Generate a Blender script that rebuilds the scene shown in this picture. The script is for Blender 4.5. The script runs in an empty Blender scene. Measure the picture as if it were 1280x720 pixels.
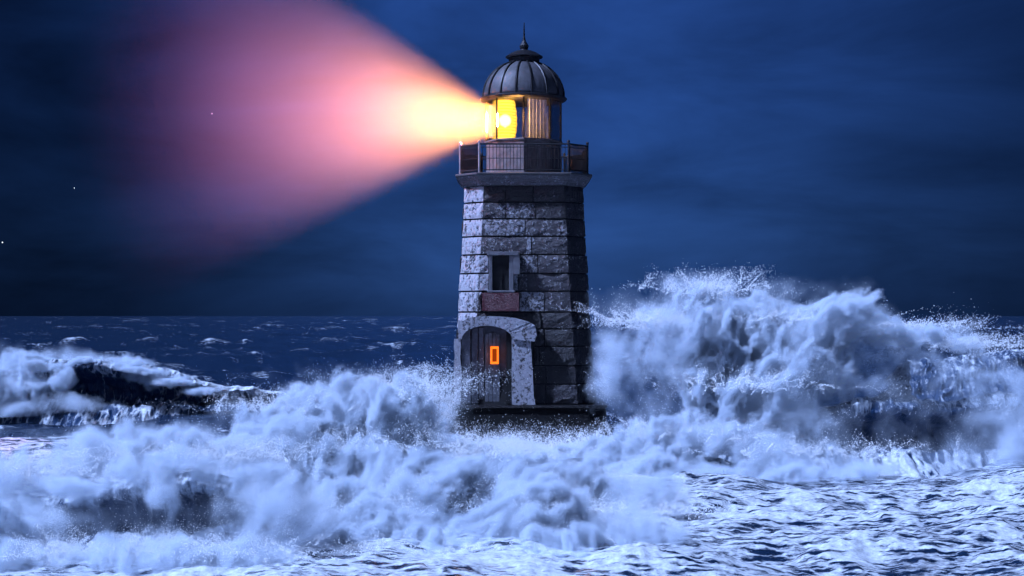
import bpy, math, random
import numpy as np
from mathutils import Vector, Matrix

R = math.radians
random.seed(7)
scene = bpy.context.scene
COL = scene.collection

# ------------------------------------------------------------------ camera
F = 2000.0            # focal length in photo pixels (1280 wide)
HC = 3.9              # eye height over the sea
cam_d = bpy.data.cameras.new('camera')
cam = bpy.data.objects.new('camera', cam_d); COL.objects.link(cam)
cam.location = (0, 0, HC); cam.rotation_euler = (R(90), 0, 0)
cam_d.sensor_width = 36; cam_d.lens = F / 1280 * 36
cam_d.shift_y = 35 / 1280
cam_d.clip_start = 0.5; cam_d.clip_end = 60000
scene.camera = cam
def P(px, py, Y): return Vector(((px - 640) * Y / F, Y, HC - (py - 395) * Y / F))
def ZP(py, Y): return HC - (py - 395) * Y / F

# ------------------------------------------------------------------ sky + sun
SUN_EL, SUN_AZ = R(50), R(255)          # azimuth clockwise from +Y (the view direction)
world = bpy.data.worlds.new('World'); scene.world = world; world.use_nodes = True
wn, wl = world.node_tree.nodes, world.node_tree.links
wn.clear()
def WN(t, **k):
    n = wn.new(t)
    for a, b in k.items(): setattr(n, a, b)
    return n
sky = WN('ShaderNodeTexSky', sky_type='NISHITA', sun_disc=False)
sky.sun_elevation = SUN_EL; sky.sun_rotation = SUN_AZ
sky.air_density = 1.5; sky.dust_density = 0.6; sky.ozone_density = 4
geo = WN('ShaderNodeTexCoord')
mp = WN('ShaderNodeMapping'); mp.inputs['Scale'].default_value = (3.2, 3.2, 11)
wl.new(geo.outputs['Generated'], mp.inputs['Vector'])
cn = WN('ShaderNodeTexNoise'); cn.inputs['Scale'].default_value = 1.5; cn.inputs['Detail'].default_value = 7
cn.inputs['Roughness'].default_value = 0.55; cn.inputs['Distortion'].default_value = 0.35
wl.new(mp.outputs[0], cn.inputs['Vector'])
cr = WN('ShaderNodeMapRange'); cr.inputs['From Min'].default_value = 0.3; cr.inputs['From Max'].default_value = 0.72
cr.inputs['To Min'].default_value = 0.45; cr.inputs['To Max'].default_value = 1.4
wl.new(cn.outputs['Fac'], cr.inputs['Value'])
# sky brightness by azimuth: highest behind the tower, falling off to either side
sx = WN('ShaderNodeSeparateXYZ'); wl.new(geo.outputs['Generated'], sx.inputs[0])
az = WN('ShaderNodeMath', operation='ARCTAN2'); wl.new(sx.outputs[0], az.inputs[0]); wl.new(sx.outputs[1], az.inputs[1])
az2 = WN('ShaderNodeMath', operation='SUBTRACT'); wl.new(az.outputs[0], az2.inputs[0]); az2.inputs[1].default_value = 0.035
az3 = WN('ShaderNodeMath', operation='ABSOLUTE'); wl.new(az2.outputs[0], az3.inputs[0])
azr = WN('ShaderNodeMapRange', interpolation_type='SMOOTHSTEP'); wl.new(az3.outputs[0], azr.inputs['Value'])
azr.inputs['From Min'].default_value = 0.02; azr.inputs['From Max'].default_value = 0.36
azr.inputs['To Min'].default_value = 1.5; azr.inputs['To Max'].default_value = 0.33
m1 = WN('ShaderNodeMath', operation='MULTIPLY'); wl.new(cr.outputs[0], m1.inputs[0]); wl.new(azr.outputs[0], m1.inputs[1])
tint = WN('ShaderNodeMix', data_type='RGBA', blend_type='MULTIPLY'); tint.inputs['Factor'].default_value = 1
hs = WN('ShaderNodeHueSaturation'); hs.inputs['Saturation'].default_value = 0.35; wl.new(sky.outputs[0], hs.inputs['Color'])
wl.new(hs.outputs[0], tint.inputs[6]); tint.inputs[7].default_value = (0.021, 0.070, 0.275, 1)
sc_ = WN('ShaderNodeVectorMath', operation='SCALE'); wl.new(tint.outputs[2], sc_.inputs[0]); wl.new(m1.outputs[0], sc_.inputs['Scale'])
bg = WN('ShaderNodeBackground'); bg.inputs['Strength'].default_value = 0.05
wl.new(sc_.outputs[0], bg.inputs['Color'])
wo = WN('ShaderNodeOutputWorld'); wl.new(bg.outputs[0], wo.inputs['Surface'])

sd = bpy.data.lights.new('sun', 'SUN'); sd.energy = 5.0; sd.angle = R(4); sd.color = (0.44, 0.585, 1.0)
sun = bpy.data.objects.new('sun', sd); COL.objects.link(sun)
to_sun = Vector((math.sin(SUN_AZ) * math.cos(SUN_EL), math.cos(SUN_AZ) * math.cos(SUN_EL), math.sin(SUN_EL)))
sun.rotation_euler = to_sun.to_track_quat('Z', 'Y').to_euler(); sun.location = (-30, -30, 40)

vs = scene.view_settings
vs.view_transform = 'Standard'; vs.look = 'None'; vs.exposure = 1.02; vs.gamma = 1; vs.use_curve_mapping = False
cy = scene.cycles
cy.use_denoising = True; cy.denoiser = 'OPENIMAGEDENOISE'
cy.use_adaptive_sampling = True; cy.adaptive_threshold = 0.04; cy.adaptive_min_samples = 12
cy.max_bounces = 8; cy.diffuse_bounces = 2; cy.glossy_bounces = 2; cy.transmission_bounces = 3
cy.transparent_max_bounces = 16; cy.volume_bounces = 2
cy.volume_step_rate = 1.6; cy.volume_max_steps = 200
cy.sample_clamp_indirect = 4

# ------------------------------------------------------------------ helpers
def tag(o, label=None, cat=None, group=None, kind=None):
    if label: o['label'] = label
    if cat: o['category'] = cat
    if group: o['group'] = group
    if kind: o['kind'] = kind
    return o
class MB:
    def __init__(s): s.v = []; s.f = []; s.a = []
    def add(s, vs_, fs, a=0.0):
        n = len(s.v); s.v += [tuple(p) for p in vs_]; s.f += [tuple(i + n for i in f) for f in fs]
        s.a += [a] * len(vs_); return s
    def box(s, x0, x1, y0, y1, z0, z1, a=0.0):
        return s.add([(x0,y0,z0),(x1,y0,z0),(x1,y1,z0),(x0,y1,z0),(x0,y0,z1),(x1,y0,z1),(x1,y1,z1),(x0,y1,z1)],
                     [(0,3,2,1),(4,5,6,7),(0,1,5,4),(1,2,6,5),(2,3,7,6),(3,0,4,7)], a)
    def rings(s, rings, cap=True, a=0.0, closed=True):
        n = len(rings[0]); vs_ = [p for r in rings for p in r]; fs = []
        for i in range(len(rings) - 1):
            for j in range(n if closed else n - 1):
                k = (j + 1) % n
                fs.append((i*n+j, i*n+k, (i+1)*n+k, (i+1)*n+j))
        if cap:
            fs.append(tuple(range(n))[::-1]); fs.append(tuple((len(rings)-1)*n + j for j in range(n)))
        return s.add(vs_, fs, a)
    def lathe(s, prof, cx, cy_, n=24, ph=0.0, cap=True):
        return s.rings([[(cx + r*math.cos(ph + 2*math.pi*j/n), cy_ + r*math.sin(ph + 2*math.pi*j/n), z) for j in range(n)] for r, z in prof], cap)
    def tube(s, pts, r, n=6):
        pts = [Vector(p) for p in pts]; rr = r if isinstance(r, (list, tuple)) else [r]*len(pts); rings = []
        for i, p in enumerate(pts):
            d = (pts[min(i+1, len(pts)-1)] - pts[max(i-1, 0)]).normalized()
            q = d.to_track_quat('Z', 'Y').to_matrix()
            rings.append([p + q @ Vector((rr[i]*math.cos(2*math.pi*k/n), rr[i]*math.sin(2*math.pi*k/n), 0)) for k in range(n)])
        return s.rings(rings)
    def build(s, name, mat, parent=None, smooth=False, bevel=0, attr=None):
        me = bpy.data.meshes.new(name); me.from_pydata(s.v, [], s.f); me.update()
        if attr:
            at = me.attributes.new(attr, 'FLOAT', 'POINT'); at.data.foreach_set('value', s.a)
        o = bpy.data.objects.new(name, me); COL.objects.link(o); me.materials.append(mat)
        if parent: o.parent = parent; o.matrix_parent_inverse = Matrix.Translation(-Vector(parent_loc(parent)))
        if smooth: me.shade_smooth() if hasattr(me, 'shade_smooth') else None
        if bevel:
            b = o.modifiers.new('bevel', 'BEVEL'); b.width = bevel; b.segments = 2; b.limit_method = 'ANGLE'
        return o
def parent_loc(o):
    return o.location.copy() if o.type == 'EMPTY' else Vector((0, 0, 0))
def npmesh(name, verts, faces, mat, parent=None, attrs=None, smooth=True):
    me = bpy.data.meshes.new(name)
    n, m = len(verts), len(faces); k = faces.shape[1]
    me.vertices.add(n); me.vertices.foreach_set('co', np.ascontiguousarray(verts, np.float32).ravel())
    me.loops.add(m*k); me.loops.foreach_set('vertex_index', np.ascontiguousarray(faces, np.int32).ravel())
    me.polygons.add(m); me.polygons.foreach_set('loop_start', np.arange(0, m*k, k, dtype=np.int32))
    me.polygons.foreach_set('use_smooth', np.full(m, smooth))
    me.update(calc_edges=True)
    for a, val in (attrs or {}).items():
        at = me.attributes.new(a, 'FLOAT', 'POINT'); at.data.foreach_set('value', np.ascontiguousarray(val, np.float32).ravel())
    me.materials.append(mat)
    o = bpy.data.objects.new(name, me); COL.objects.link(o)
    if parent: o.parent = parent; o.matrix_parent_inverse = Matrix.Translation(-Vector(parent_loc(parent)))
    return o

# ---- noise in numpy
def _hash(ix, iy, iz, seed):
    h = (ix.astype(np.int64)*374761393 + iy.astype(np.int64)*668265263 + iz.astype(np.int64)*2147483647*3 + seed*1013904223) & 0xFFFFFFFF
    h = ((h ^ (h >> 13)) * 1274126177) & 0xFFFFFFFF
    h = ((h ^ (h >> 16)) * 2246822519) & 0xFFFFFFFF
    return ((h ^ (h >> 15)) & 0xFFFFFF) / float(0xFFFFFF) * 2 - 1
def vnoise(x, y, z, seed=0):
    xi, yi, zi = np.floor(x), np.floor(y), np.floor(z)
    fx, fy, fz = x-xi, y-yi, z-zi
    fx, fy, fz = (t*t*t*(t*(t*6-15)+10) for t in (fx, fy, fz))
    xi, yi, zi = xi.astype(np.int64), yi.astype(np.int64), zi.astype(np.int64)
    r = 0
    for a in (0, 1):
        for b in (0, 1):
            for c in (0, 1):
                w = (fx if a else 1-fx)*(fy if b else 1-fy)*(fz if c else 1-fz)
                r = r + w*_hash(xi+a, yi+b, zi+c, seed)
    return r
def fbm(x, y, z, octs=4, seed=0, gain=0.5):
    r = 0; a = 1; f = 1; s = 0
    for o in range(octs):
        r = r + a*vnoise(x*f + 17.3*o, y*f - 9.1*o, z*f + 4.7*o, seed+o); s += a; a *= gain; f *= 2.03
    return r/s*1.6
def sstep(a, b, x):
    t = np.clip((x-a)/(b-a), 0, 1); return t*t*(3-2*t)
rng = np.random.default_rng(11)
def _imat(N, ext, lam):
    n = int(ext/lam) + 5
    t = np.linspace(0, ext/lam, N) + rng.random()*0.9 + 1
    i = np.floor(t).astype(int); f = t - i
    M = np.zeros((N, n+2), np.float32); r = np.arange(N)
    M[r, i-1] += (1-f)**3/6; M[r, i] += (3*f**3-6*f**2+4)/6; M[r, i+1] += (-3*f**3+3*f**2+3*f+1)/6; M[r, i+2] += f**3/6
    return M
def gfbm(shape, ext, lam, octs, gain=0.55):
    out = np.zeros(shape, np.float32); a = 1.0; tot = 0
    for o in range(octs):
        Ms = [_imat(shape[k], ext[k], lam) for k in range(3)]
        L = rng.standard_normal([M.shape[1] for M in Ms]).astype(np.float32)
        t = np.tensordot(Ms[0], L, (1, 0)); t = np.tensordot(t, Ms[1], (1, 1)); t = np.tensordot(t, Ms[2], (1, 1))
        out += a*t*2.6; tot += a*a; a *= gain; lam /= 2.05
        if lam < 2*ext[0]/shape[0]: break
    return out/math.sqrt(tot)

# ------------------------------------------------------------------ materials
def mat(name):
    m = bpy.data.materials.new(name); m.use_nodes = True
    nt = m.node_tree; nt.nodes.clear()
    out = nt.nodes.new('ShaderNodeOutputMaterial')
    return m, nt, out
class NT:
    def __init__(s, nt): s.nt = nt
    def n(s, t, ins=None, **k):
        n = s.nt.nodes.new(t)
        for a, b in k.items(): setattr(n, a, b)
        for a, b in (ins or {}).items():
            if hasattr(b, 'is_linked') or hasattr(b, 'links'): s.nt.links.new(b, n.inputs[a])
            else: n.inputs[a].default_value = b
        return n
    def l(s, a, b): s.nt.links.new(a, b)
def simple(name, col, rough=0.6, metal=0.0, bump=0.3, bscale=20, var=0.35, vscale=4):
    m, nt, out = mat(name); g = NT(nt)
    tc = g.n('ShaderNodeTexCoord')
    nz = g.n('ShaderNodeTexNoise', {'Vector': tc.outputs['Object'], 'Scale': vscale, 'Detail': 8, 'Roughness': 0.65})
    mr = g.n('ShaderNodeMapRange', {'Value': nz.outputs['Fac'], 'From Min': 0.3, 'From Max': 0.7, 'To Min': 1-var, 'To Max': 1+var})
    sc = g.n('ShaderNodeVectorMath', {0: col, 'Scale': mr.outputs[0]}, operation='SCALE')
    nb = g.n('ShaderNodeTexNoise', {'Vector': tc.outputs['Object'], 'Scale': bscale, 'Detail': 6})
    bp = g.n('ShaderNodeBump', {'Height': nb.outputs['Fac'], 'Strength': bump, 'Distance': 0.02})
    b = g.n('ShaderNodeBsdfPrincipled', {'Base Color': sc.outputs[0], 'Roughness': rough, 'Metallic': metal, 'Normal': bp.outputs[0]})
    g.l(b.outputs[0], out.inputs[0]); return m
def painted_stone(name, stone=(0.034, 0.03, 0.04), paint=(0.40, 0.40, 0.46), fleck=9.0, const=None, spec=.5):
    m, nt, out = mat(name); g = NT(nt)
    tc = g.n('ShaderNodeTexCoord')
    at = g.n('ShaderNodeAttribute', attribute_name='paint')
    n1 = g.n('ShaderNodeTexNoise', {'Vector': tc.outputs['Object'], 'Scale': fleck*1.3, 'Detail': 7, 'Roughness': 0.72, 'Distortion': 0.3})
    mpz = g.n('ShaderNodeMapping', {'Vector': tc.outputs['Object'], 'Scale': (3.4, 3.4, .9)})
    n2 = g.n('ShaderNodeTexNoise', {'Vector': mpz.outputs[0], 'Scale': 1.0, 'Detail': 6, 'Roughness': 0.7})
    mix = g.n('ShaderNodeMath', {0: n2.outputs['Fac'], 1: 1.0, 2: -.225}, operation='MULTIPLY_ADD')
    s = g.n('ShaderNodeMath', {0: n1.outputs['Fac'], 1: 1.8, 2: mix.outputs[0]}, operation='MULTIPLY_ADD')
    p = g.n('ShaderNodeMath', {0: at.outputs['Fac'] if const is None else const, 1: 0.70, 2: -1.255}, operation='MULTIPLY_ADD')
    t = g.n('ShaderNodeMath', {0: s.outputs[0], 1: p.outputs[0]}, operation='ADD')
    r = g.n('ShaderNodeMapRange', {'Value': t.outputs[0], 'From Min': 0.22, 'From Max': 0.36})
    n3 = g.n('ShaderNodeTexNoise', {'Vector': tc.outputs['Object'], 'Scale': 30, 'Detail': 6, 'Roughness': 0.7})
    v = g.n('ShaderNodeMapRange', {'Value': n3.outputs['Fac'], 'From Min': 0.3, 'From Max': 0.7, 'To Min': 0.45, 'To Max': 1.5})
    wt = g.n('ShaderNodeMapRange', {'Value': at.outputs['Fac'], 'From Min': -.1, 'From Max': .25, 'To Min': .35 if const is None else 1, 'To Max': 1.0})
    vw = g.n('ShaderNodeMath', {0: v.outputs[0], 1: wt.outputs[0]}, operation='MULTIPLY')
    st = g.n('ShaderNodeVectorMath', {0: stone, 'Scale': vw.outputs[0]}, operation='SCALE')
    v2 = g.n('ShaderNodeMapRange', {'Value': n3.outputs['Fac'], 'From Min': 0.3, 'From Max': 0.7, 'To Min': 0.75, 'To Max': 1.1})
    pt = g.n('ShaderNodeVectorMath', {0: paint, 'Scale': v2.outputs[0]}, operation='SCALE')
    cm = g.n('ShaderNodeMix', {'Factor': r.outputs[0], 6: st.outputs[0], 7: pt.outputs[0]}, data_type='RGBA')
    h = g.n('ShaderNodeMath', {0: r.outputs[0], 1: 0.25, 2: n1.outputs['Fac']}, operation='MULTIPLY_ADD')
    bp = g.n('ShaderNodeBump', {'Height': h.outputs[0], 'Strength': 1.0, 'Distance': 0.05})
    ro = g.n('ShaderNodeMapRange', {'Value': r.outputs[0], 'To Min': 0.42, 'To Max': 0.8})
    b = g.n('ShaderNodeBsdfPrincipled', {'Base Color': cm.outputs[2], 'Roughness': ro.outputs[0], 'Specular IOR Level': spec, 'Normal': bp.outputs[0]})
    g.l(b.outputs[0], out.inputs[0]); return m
def water(name, foam_col=(0.56, 0.62, 0.70), streak=(1, 1, 1), fscale=1.0, rip=1.0, bump=1.0, base=(0.006, 0.016, 0.038, 1), rough=.24):
    m, nt, out = mat(name); g = NT(nt)
    tc = g.n('ShaderNodeTexCoord'); at = g.n('ShaderNodeAttribute', attribute_name='foam')
    mp_ = g.n('ShaderNodeMapping', {'Vector': tc.outputs['Object'], 'Scale': streak})
    n0 = g.n('ShaderNodeTexNoise', {'Vector': mp_.outputs[0], 'Scale': 0.55*fscale, 'Detail': 9, 'Roughness': 0.66, 'Distortion': 1.2})
    n1 = g.n('ShaderNodeTexVoronoi', {'Vector': mp_.outputs[0], 'Scale': 2.3*fscale}, feature='DISTANCE_TO_EDGE')
    n1w = g.n('ShaderNodeTexNoise', {'Vector': mp_.outputs[0], 'Scale': 2.0*fscale, 'Detail': 5, 'Roughness': 0.7})
    wv = g.n('ShaderNodeMixRGB', {'Fac': 0.35, 'Color1': mp_.outputs[0], 'Color2': n1w.outputs['Color']})
    g.l(wv.outputs[0], n1.inputs['Vector'])
    vr = g.n('ShaderNodeMapRange', {'Value': n1.outputs['Distance'], 'From Min': 0.0, 'From Max': 0.35, 'To Min': 0.22, 'To Max': -0.15})
    a1 = g.n('ShaderNodeMath', {0: n0.outputs['Fac'], 1: vr.outputs[0]}, operation='ADD')
    a2 = g.n('ShaderNodeMath', {0: at.outputs['Fac'], 1: 0.9, 2: a1.outputs[0]}, operation='MULTIPLY_ADD')
    fm = g.n('ShaderNodeMapRange', {'Value': a2.outputs[0], 'From Min': 0.88, 'From Max': 1.10})
    rp = g.n('ShaderNodeTexNoise', {'Vector': tc.outputs['Object'], 'Scale': 2.2*rip, 'Detail': 6, 'Roughness': 0.6, 'Distortion': 0.4})
    rq = g.n('ShaderNodeTexNoise', {'Vector': mp_.outputs[0], 'Scale': 0.45*rip, 'Detail': 5, 'Roughness': 0.65})
    bq = g.n('ShaderNodeBump', {'Height': rq.outputs['Fac'], 'Strength': 0.8, 'Distance': 0.9*bump})
    bw = g.n('ShaderNodeBump', {'Height': rp.outputs['Fac'], 'Strength': 0.7*bump, 'Distance': 0.12, 'Normal': bq.outputs[0]})
    wat = g.n('ShaderNodeBsdfPrincipled', {'Base Color': base, 'Roughness': rough, 'IOR': 1.33, 'Normal': bw.outputs[0]})
    nf = g.n('ShaderNodeTexNoise', {'Vector': tc.outputs['Object'], 'Scale': 7, 'Detail': 8, 'Roughness': 0.75})
    hf = g.n('ShaderNodeMath', {0: nf.outputs['Fac'], 1: fm.outputs[0]}, operation='ADD')
    bf = g.n('ShaderNodeBump', {'Height': hf.outputs[0], 'Strength': 0.8*bump, 'Distance': 0.07})
    vv = g.n('ShaderNodeMapRange', {'Value': nf.outputs['Fac'], 'From Min': 0.35, 'From Max': 0.6, 'To Min': 0.45, 'To Max': 1.0})
    fc = g.n('ShaderNodeVectorMath', {0: foam_col, 'Scale': vv.outputs[0]}, operation='SCALE')
    fo = g.n('ShaderNodeBsdfPrincipled', {'Base Color': fc.outputs[0], 'Roughness': 0.75, 'Normal': bf.outputs[0]})
    ms = g.n('ShaderNodeMixShader', {0: fm.outputs[0], 1: wat.outputs[0], 2: fo.outputs[0]})
    g.l(ms.outputs[0], out.inputs[0]); return m
def vol_mat(name, dens=1.0, col=(0.77, 0.87, 1.0), aniso=0.0):
    m, nt, out = mat(name); g = NT(nt)
    pv = g.n('ShaderNodeVolumePrincipled', {'Color': (*col, 1), 'Density': dens, 'Anisotropy': aniso})
    g.l(pv.outputs[0], out.inputs['Volume']); return m

M_stone = painted_stone('limewashed_stone')
M_surround = painted_stone('limewashed_surround', const=0.70, fleck=9)
M_cornice = painted_stone('cornice_stone', stone=(0.11, 0.105, 0.12), const=0.30, fleck=14)
M_joint = simple('dark_mortar', (0.010, 0.010, 0.013), 0.8)
M_plinth = painted_stone('wet_plinth', stone=(0.006, 0.006, 0.008), const=-0.3, spec=.15)
M_iron = simple('black_iron', (0.022, 0.022, 0.028), 0.45, 0.6, 0.2, 30)
M_lead = simple('lead_dome', (0.055, 0.055, 0.07), 0.6, 0.15, 0.5, 9, 0.45, 3)
M_whitem = simple('white_paint_metal', (0.22, 0.22, 0.25), 0.5)
M_grey = simple('grey_frame', (0.13, 0.13, 0.15), 0.6)
M_door = simple('grey_door', (0.10, 0.105, 0.125), 0.55, 0, 0.4, 12, 0.5, 6)
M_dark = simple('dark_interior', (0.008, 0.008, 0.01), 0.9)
M_red = painted_stone('red_panel', stone=(0.075, 0.005, 0.014), paint=(0.14, 0.02, 0.04), const=0.30, fleck=14)
M_sea = water('sea_water', streak=(0.42, 1.25, 1), fscale=2.1, bump=.38)
M_wave = water('wave_water', streak=(2.6, 0.8, 0.5), fscale=1.2, bump=.4, base=(.010, .030, .075, 1), rough=.36)

def glass_mat():
    m, nt, out = mat('lantern_glass'); g = NT(nt)
    tr = g.n('ShaderNodeBsdfTransparent', {'Color': (0.86, 0.88, 0.92, 1)}); gl = g.n('ShaderNodeBsdfGlossy', {'Roughness': 0.08})
    lw = g.n('ShaderNodeLayerWeight', {'Blend': 0.25})
    mr = g.n('ShaderNodeMapRange', {'Value': lw.outputs['Fresnel'], 'To Min': 0.04, 'To Max': 0.6})
    ms = g.n('ShaderNodeMixShader', {0: mr.outputs[0], 1: tr.outputs[0], 2: gl.outputs[0]}); g.l(ms.outputs[0], out.inputs[0]); return m
def emit(name, col, s):
    m, nt, out = mat(name); g = NT(nt)
    e = g.n('ShaderNodeEmission', {'Color': (*col, 1), 'Strength': s}); g.l(e.outputs[0], out.inputs[0]); return m
M_glass = glass_mat()
M_bulb, nt_, out_ = mat('lamp_light'); g_ = NT(nt_)
lw_ = g_.n('ShaderNodeLayerWeight', {'Blend': .5}); ls_ = g_.n('ShaderNodeMapRange', {'Value': lw_.outputs['Facing'], 'From Max': .8, 'To Min': 7.0, 'To Max': 0.7})
em_ = g_.n('ShaderNodeEmission', {'Color': (1.0, .62, .12, 1), 'Strength': ls_.outputs[0]}); g_.l(em_.outputs[0], out_.inputs[0])
M_lens, nt_, out_ = mat('lit_lens'); g_ = NT(nt_)
tc_ = g_.n('ShaderNodeTexCoord'); wv_ = g_.n('ShaderNodeTexWave', {'Vector': tc_.outputs['Object'], 'Scale': 3.2, 'Distortion': 0.0}, bands_direction='Z')
cm_ = g_.n('ShaderNodeMix', {'Factor': wv_.outputs['Fac'], 6: (1.0, 0.36, 0.02, 1), 7: (1.0, 0.62, 0.06, 1)}, data_type='RGBA')
lw_ = g_.n('ShaderNodeLayerWeight', {'Blend': .4}); ls_ = g_.n('ShaderNodeMapRange', {'Value': lw_.outputs['Facing'], 'To Min': 1.9, 'To Max': 0.5})
em_ = g_.n('ShaderNodeEmission', {'Color': cm_.outputs[2], 'Strength': ls_.outputs[0]}); g_.l(em_.outputs[0], out_.inputs[0])
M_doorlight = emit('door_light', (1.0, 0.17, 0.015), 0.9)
M_linen = simple('pale_blind', (0.34, 0.38, 0.60), 0.9)

# ------------------------------------------------------------------ lighthouse
CX, CYT = 0.375, 52.2                    # tower axis
lh = bpy.data.objects.new('lighthouse', None); COL.objects.link(lh); lh.location = (CX, CYT, 0)
tag(lh, 'stone lighthouse with flaking limewash and a lit lantern under a ribbed dome, battered by waves', 'lighthouse')
bpy.context.view_layer.update()
def ring(w, c, z, cx=CX, cy_=CYT):
    return [(cx-w+c, cy_-w, z), (cx+w-c, cy_-w, z), (cx+w, cy_-w+c, z), (cx+w, cy_+w-c, z),
            (cx+w-c, cy_+w, z), (cx-w+c, cy_+w, z), (cx-w, cy_+w-c, z), (cx-w, cy_-w+c, z)]
zb, zt = ZP(505, 50.1), ZP(231, 50.1)
def halfw(z): 
    t = (z - zb)/(zt - zb)
    return 2.245 + (1.875 - 2.245)*t if t > 0.42 else 2.29 + (2.089 - 2.29)*t/0.42
def cham(z): return 0.62
# solid core + stone blocks
core = MB().rings([ring(halfw(z)-0.05, cham(z), z) for z in np.linspace(zb-0.1, zt, 12)])
core.build('mortar_core', M_joint, lh)
joints = [505, 480, 457, 433, 411, 390, 364, 341.5, 318, 295, 273, 252, 231]
zj = [ZP(p, 50.1) for p in joints]
wall = MB()
rnd = random.Random(5)
def block(fi, u0, u1, z0, z1, proud, paint):
    """a rough ashlar block on face fi between fractions u0..u1 and heights z0..z1"""
    nu, nz = max(2, int((u1-u0)*14)), 4
    def pt(u, z, off):
        r = ring(halfw(z)+off, cham(z)+off*0.59, z); a = Vector(r[fi]); b = Vector(r[(fi+1) % 8]); return a.lerp(b, u)
    L = (Vector(ring(halfw(z0), .62, z0)[fi]) - Vector(ring(halfw(z0), .62, z0)[(fi+1) % 8])).length
    g = 0.018/L; gz = 0.025
    u0 += g if u0 > 0.001 else -0.0; u1 -= g if u1 < 0.999 else 0.0
    z0 += gz; z1 -= gz
    vs_, fs = [], []
    for j in range(nz+1):
        for i in range(nu+1):
            edge = (i in (0, nu) and True) or j in (0, nz)
            off = proud - (0.018 if edge else 0.0) + rnd.uniform(-0.013, 0.013)
            vs_.append(pt(u0 + (u1-u0)*i/nu, z0 + (z1-z0)*j/nz, off))
    n0 = len(vs_)
    for j in range(nz):
        for i in range(nu):
            a = j*(nu+1)+i; fs.append((a, a+1, a+nu+2, a+nu+1))
    # skirts back to the core
    per = [i for i in range(nu+1)] + [j*(nu+1)+nu for j in range(1, nz+1)] + [nz*(nu+1)+i for i in range(nu-1, -1, -1)] + [j*(nu+1) for j in range(nz-1, 0, -1)]
    pu = []
    for k in per:
        i, j = k % (nu+1), k // (nu+1)
        pu.append(len(vs_)); vs_.append(pt(u0 + (u1-u0)*i/nu, z0 + (z1-z0)*j/nz, -0.06))
    for q in range(len(per)):
        w = (q+1) % len(per); fs.append((per[w], per[q], pu[q], pu[w]))
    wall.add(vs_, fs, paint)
DOOR = (-1.98, 0.36, zb, ZP(402, 50))       # keep the masonry clear behind the doorway
for ci in range(12):
    z0, z1 = zj[ci], zj[ci+1]; zm = (z0+z1)/2; low = ci < 5
    for fi in range(8):
        if fi == 7:      # front-left quoin, heavily whitewashed
            if low and ci < 4: cuts, pn = [0, 1], [0.2]
            else: cuts, pn = [0, 1], [rnd.uniform(0.66, 0.84)]
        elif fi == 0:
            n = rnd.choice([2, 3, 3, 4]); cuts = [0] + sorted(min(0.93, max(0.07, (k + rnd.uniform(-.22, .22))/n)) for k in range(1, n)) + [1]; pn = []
            for k in range(len(cuts)-1):
                um = (cuts[k]+cuts[k+1])/2
                if low: p = rnd.uniform(-0.16, 0.12)
                elif ci == 11: p = rnd.uniform(-0.05, 0.12)
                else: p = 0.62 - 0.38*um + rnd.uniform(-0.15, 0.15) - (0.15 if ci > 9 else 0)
                pn.append(p)
        else:
            n = 1 if fi % 2 else rnd.choice([2, 3]); cuts = [k/n for k in range(n+1)]; pn = [rnd.uniform(0.0, 0.16) for _ in range(n)]
            if fi == 1 and not low: pn = [rnd.uniform(0.08, 0.3)]
        for k in range(len(cuts)-1):
            u0, u1 = cuts[k], cuts[k+1]
            if fi == 0:   # window and doorway holes: cut blocks around them
                w = halfw(zm); L = 2*(w-.62); xa = CX-w+.62
                def xs(u): return xa + u*L
                holes = []
                if ci in (6, 7, 8): holes = [(P(611, 0, 50)[0], P(642, 0, 50)[0])]
                X0, X1 = (611-640)*0.025, (642-640)*0.025
                if ci in (6, 7): holes = [(X0, X1)]
                elif ci == 5: holes = [((602-640)*0.025, (649-640)*0.025)]
                elif ci < 4: holes = [(xa-0.1, (668-640)*0.025)]
                else: holes = []
                segs = [(u0, u1)]
                for h0, h1 in holes:
                    a, b = (h0-xa)/L, (h1-xa)/L; ns = []
                    for s0, s1 in segs:
                        if b <= s0 or a >= s1: ns.append((s0, s1)); continue
                        if a - s0 > 0.03: ns.append((s0, a))
                        if s1 - b > 0.03: ns.append((b, s1))
                    segs = ns
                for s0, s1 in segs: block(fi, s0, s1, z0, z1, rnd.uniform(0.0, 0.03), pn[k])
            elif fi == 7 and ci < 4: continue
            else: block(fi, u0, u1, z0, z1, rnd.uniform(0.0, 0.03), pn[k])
    # thin dark string line between courses
    wall_l = ring(halfw(z0)+0.012, .62, z0)
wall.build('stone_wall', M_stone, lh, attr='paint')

# plinth
pl = MB()
def rough_ring(w, c, z): return ring(w, c, z)
zp = zb
pl.rings([rough_ring(2.30, .5, zp-0.01), rough_ring(2.60, .55, zp-0.02), rough_ring(2.64, .55, zp-0.10), rough_ring(2.60, .55, zp-0.12)])
pl.rings([rough_ring(2.57, .55, zp-0.121), rough_ring(2.62, .55, 0.5), rough_ring(2.74, .55, 0.45), rough_ring(2.78, .55, -1.5)])
pl.build('plinth', M_plinth, lh, bevel=0.02)

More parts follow.
